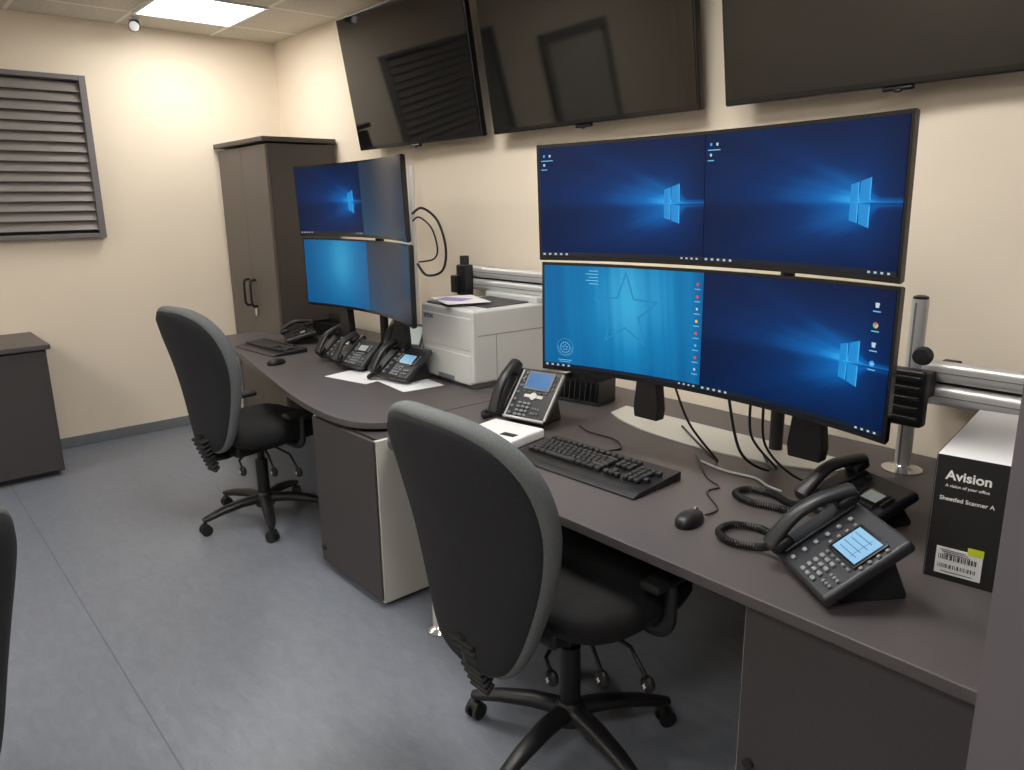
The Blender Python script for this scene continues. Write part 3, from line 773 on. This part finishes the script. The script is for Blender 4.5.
phone((-.835, 1.775, DZ), R(-23), 'black desk phone behind the large near phone, seen side on', w=.22, L=.20, tilt=22, lcd='lcd_grey', lcd_rect=(.02, .10, .07, .135), detail=False, mb='black', keym='key_d', world=True,
      cord=[(-.91, 1.80, DZ+.03), (-.96, 1.82, zl), (-1.03, 1.845, zl), (-1.09, 1.83, zl), (-1.10, 1.775, zl), (-1.04, 1.75, zl), (-.97, 1.765, zl), (-.92, 1.77, zl)])
phone((-2.05, 1.79, DZ), R(12), 'grey desk phone with blue display beside the white box', w=.25, L=.22, tilt=48, lcd='lcd_blue', lcd_rect=(-.02, .135, .085, .198), mb='phone', silver=True,
      cord=[(-.10, .0, .03), (-.16, .0, .014), (-.2, .05, .012), (-.17, .13, .012), (-.12, .16, .03)])
phone((-2.995, 1.81, DZ+.003), R(8), 'dark desk phone with blue-grey display standing on the white papers', w=.25, L=.21, tilt=34, lcd='lcd', lcd_rect=(.0, .095, .085, .145), detail=False,
      cord=[(-.10, .0, .03), (-.125, -.02, .014), (-.15, .02, .014), (-.15, .09, .014), (-.12, .12, .02)])
phone((-3.62, 1.84, DZ), R(10), 'dark desk phone in front of far monitors, left of the paper sheets', w=.23, L=.19, tilt=36, lcd='lcd_grey', lcd_rect=(.0, .10, .07, .14), detail=False)
phone((-3.365, 1.80, DZ+.002), R(10), 'dark desk phone squeezed between two other dark phones, left corner of paper under it', w=.21, L=.18, tilt=38, lcd='lcd_grey', lcd_rect=(.0, .10, .06, .135), detail=False)
phone((-3.19, 2.00, DZ), R(16), 'upright desk phone with large pale display right behind the phone on papers', w=.22, L=.235, tilt=60, lcd='lcd_pale', lcd_rect=(-.02, .12, .09, .215), detail=False, silver=True)
phone((-4.38, 1.92, DZ), R(-20), 'low black phone near the tall cabinet behind the far keyboard', w=.24, L=.19, tilt=14, lcd='lcd_grey', lcd_rect=(.03, .10, .08, .13), detail=False, mb='black', keym='key_d')

# ---------------------------------------------------------------- keyboards and mice
def keyboard(loc, rz, label, detail=True):
    t = thing('keyboard', label, 'keyboard', loc, rz, 'computer keyboards')
    W, D = .475, .215
    prof = [(0, 0), (D, 0), (D, .026), (.055, .016), (.02, .013), (0, .006)]
    MB().prism(prof, -W/2, W/2, .003, Mx=Matrix(((0, 0, 1, 0), (1, 0, 0, 0), (0, 1, 0, 0), (0, 0, 0, 1)))).build('body', M['black'], t)
    F = T(0, .062, .018) @ Matrix.Rotation(R(3.6), 4, 'X'); U = .0192; ks = []
    x0 = -.222
    rows = [[1.25, 1.25, 1.25, 6.25, 1.25, 1.25, 1.25, 1.25], [2.25]+[1]*10+[2.75], [1.75]+[1]*11+[2.25], [1.5]+[1]*12+[1.5], [1]*13+[2]]
    for r, row in enumerate(rows):
        x = x0
        for w in row: ks.append((x+w*U/2, .01+r*U, w*U-.0038)); x += w*U
    for k in range(13): ks.append((x0+.5*U+k*U*1.16, .01+5.4*U, U-.0038))
    xn = x0+15*U+.01
    for r in (0, 3, 4, 5.4):
        for k in range(3): ks.append((xn+U*(k+.5), .01+r*U, U-.0038))
    ks.append((xn+1.5*U, .01+U, U-.0038))
    xp = xn+3*U+.01
    for r in range(5):
        for k in range(4 if r in (1, 4) else 3): ks.append((xp+U*(k+.5), .01+r*U, U-.0038))
    if detail:
        for x, y, w in ks: MB().box((x, y, .005), (w, U-.0038, .012), .0022, 1, Mx=F).build('key', M['key_d'], t)
    else:
        q = MB()
        for x, y, w in ks: q.box((x, y, .004), (w, U-.003, .010), .001, 1, Mx=F)
        o = q.build('keys', M['key_d'], t); o['kind'] = 'stuff'
    return t
kb = keyboard((-1.535, 1.535, DZ), R(2), 'black full-size keyboard in front of the near monitors'); kb.scale = (1.09, 1.06, 1.1)
keyboard((-4.22, 1.655, DZ), R(4), 'black keyboard on the far curved worktop', False)
def mouse(loc, rz, label):
    t = thing('computer_mouse', label, 'mouse', loc, rz, 'computer mice')
    q = bmesh.new(); rg = []
    for s, z in ((.94, .0), (1, .006), (.97, .016), (.84, .024), (.6, .030), (.3, .032), (.03, .033)):
        rg.append([q.verts.new((.031*s*math.cos(a)*(1-.12*math.sin(a)), .055*s*math.sin(a)-.006*(1-s), z)) for a in [k*math.tau/28 for k in range(28)]])
    for i in range(len(rg)-1):
        for k in range(28): q.faces.new((rg[i][k], rg[i][(k+1) % 28], rg[i+1][(k+1) % 28], rg[i+1][k]))
    q.faces.new(rg[0][::-1]); q.faces.new(rg[-1])
    MB()._add(q).build('shell', M['black'], t, ang=60)
    MB().tube([(-.003, .03, .028), (.003, .03, .028)], .008, 14).build('scroll_wheel', M['key_g'], t)
mouse((-1.08, 1.535, DZ), R(8), 'black mouse right of the near keyboard')
mouse((-3.80, 1.61, DZ), R(10), 'small black mouse by the far keyboard')

# ---------------------------------------------------------------- small things
wb = thing('network_box', 'flat white plastic box in front of the blue-display phone', 'electronic box', (-1.965, 1.645, DZ), R(10))
MB().box((0, 0, .019), (.23, .19, .036), .008, 3).build('case', M['white'], wb)
MB().box((.06, -.04, .0378), (.06, .03, .001)).build('small_display', M['blackm'], wb)
MB().box((.03, -.0955, .018), (.06, .002, .012)).build('port_strip', M['blackm'], wb)
def organizer(loc, rz, label):
    t = thing('desk_organizer', label, 'organizer', loc, rz, 'black slotted desk organizers')
    MB().box((0, 0, .006), (.22, .13, .012), .002).box((0, .06, .07), (.22, .008, .14), .002).box((-.107, 0, .05), (.006, .13, .10), .001).box((.107, 0, .05), (.006, .13, .10), .001).build('tray', M['black'], t)
    for k in range(8): MB().box((-.092+.0262*k, 0, .045), (.004, .12, .075), .001, rot=Matrix.Rotation(R(-8), 4, 'X')).build('divider', M['key_d'], t)
organizer((-2.14, 2.25, DZ), R(10), 'black slotted organizer behind the blue-display phone')
organizer((-4.38, 2.24, DZ), R(5), 'black slotted organizer by the tall cabinet under far monitors')
for i, (x, y, r, lab) in enumerate(((-3.22, 1.79, 12, 'white paper sheet poking out left of the phone on the far worktop'), (-2.93, 1.88, -6, 'white paper sheet under the phone nearest the printer'))):
    p = MB().box((0, 0, .0006), (.297, .21, .0012), .0003).build('paper_sheet', M['paper']); p.location = (x, y, DZ+.0005+.0013*i); p.rotation_euler.z = R(r)
    tag(p, lab, 'paper', 'paper sheets on the far worktop')

bx = thing('scanner_box', 'black and white cardboard scanner box at the right end of the worktop', 'box', (-.563, 1.69, DZ), R(8))
W, D, H = .26, .44, .285
MB().box((W/2, D/2, H/2), (W, D, H), .002).build('carton', M['paper'], bx)
MB().box((W/2, -.0008, H/2), (W-.002, .0016, H-.002)).build('front_print', M['text_b'], bx)
MB().box((-.0008, D/2, H/2), (.0016, D-.002, H-.002)).build('side_print', M['text_b'], bx)
def tx(s, size, x, z, m='text_w', b=0): text('lettering', s, size, T(x, -.0022, z) @ RX90, M[m], bx, bold=b)
tx('Avision', .0288, .020, .232, b=.0007)
tx('A vision of your office', .0092, .021, .215, b=.0001)
tx('Sheetfed Scanner A', .0130, .013, .184, b=.0001)
MB().box((.064, -.0022, .046), (.088, .001, .062)).build('shipping_label', M['paper'], bx)
q = MB(); x = .026
while x < .100:
    w = random.choice((.0012, .002, .003)); q.box((x, -.003, .055), (w, .0006, .012)).box((x, -.003, .034), (w*.8, .0006, .009)); x += w+random.choice((.0014, .0022))
for k in range(3): q.box((.052+.004*k, -.003, .071-.004*k), (.05, .0006, .0012))
q.box((.062, -.003, .021), (.06, .0006, .0014))
q.build('barcode', M['text_b'], bx)
MB().box((.094, -.0032, .080), (.03, .0008, .016)).build('sticker', M['yellow'], bx)

# ---------------------------------------------------------------- camera, world
p = math.atan(182/750); yw = R(49.3)
h = Vector((-math.sin(yw), math.cos(yw), 0)); r0 = Vector((math.cos(yw), math.sin(yw), 0)); z = Vector((0, 0, 1))
fw = h*math.cos(p)-z*math.sin(p); up0 = z*math.cos(p)+h*math.sin(p)
cr = (r0-up0*.015).normalized(); cu = (up0+r0*.015).normalized()
cam = bpy.data.cameras.new('camera'); cam.sensor_width = 36; cam.lens = 750/1024*36; cam.clip_start = .05
co = bpy.data.objects.new('camera', cam); col.objects.link(co)
co.matrix_world = Matrix(((cr.x, cu.x, -fw.x, 0), (cr.y, cu.y, -fw.y, 0), (cr.z, cu.z, -fw.z, 1.55), (0, 0, 0, 1)))
S.camera = co
w = bpy.data.worlds.new('world'); S.world = w; w.use_nodes = True
w.node_tree.nodes['Background'].inputs[0].default_value = (.8, .85, 1, 1); w.node_tree.nodes['Background'].inputs[1].default_value = .2
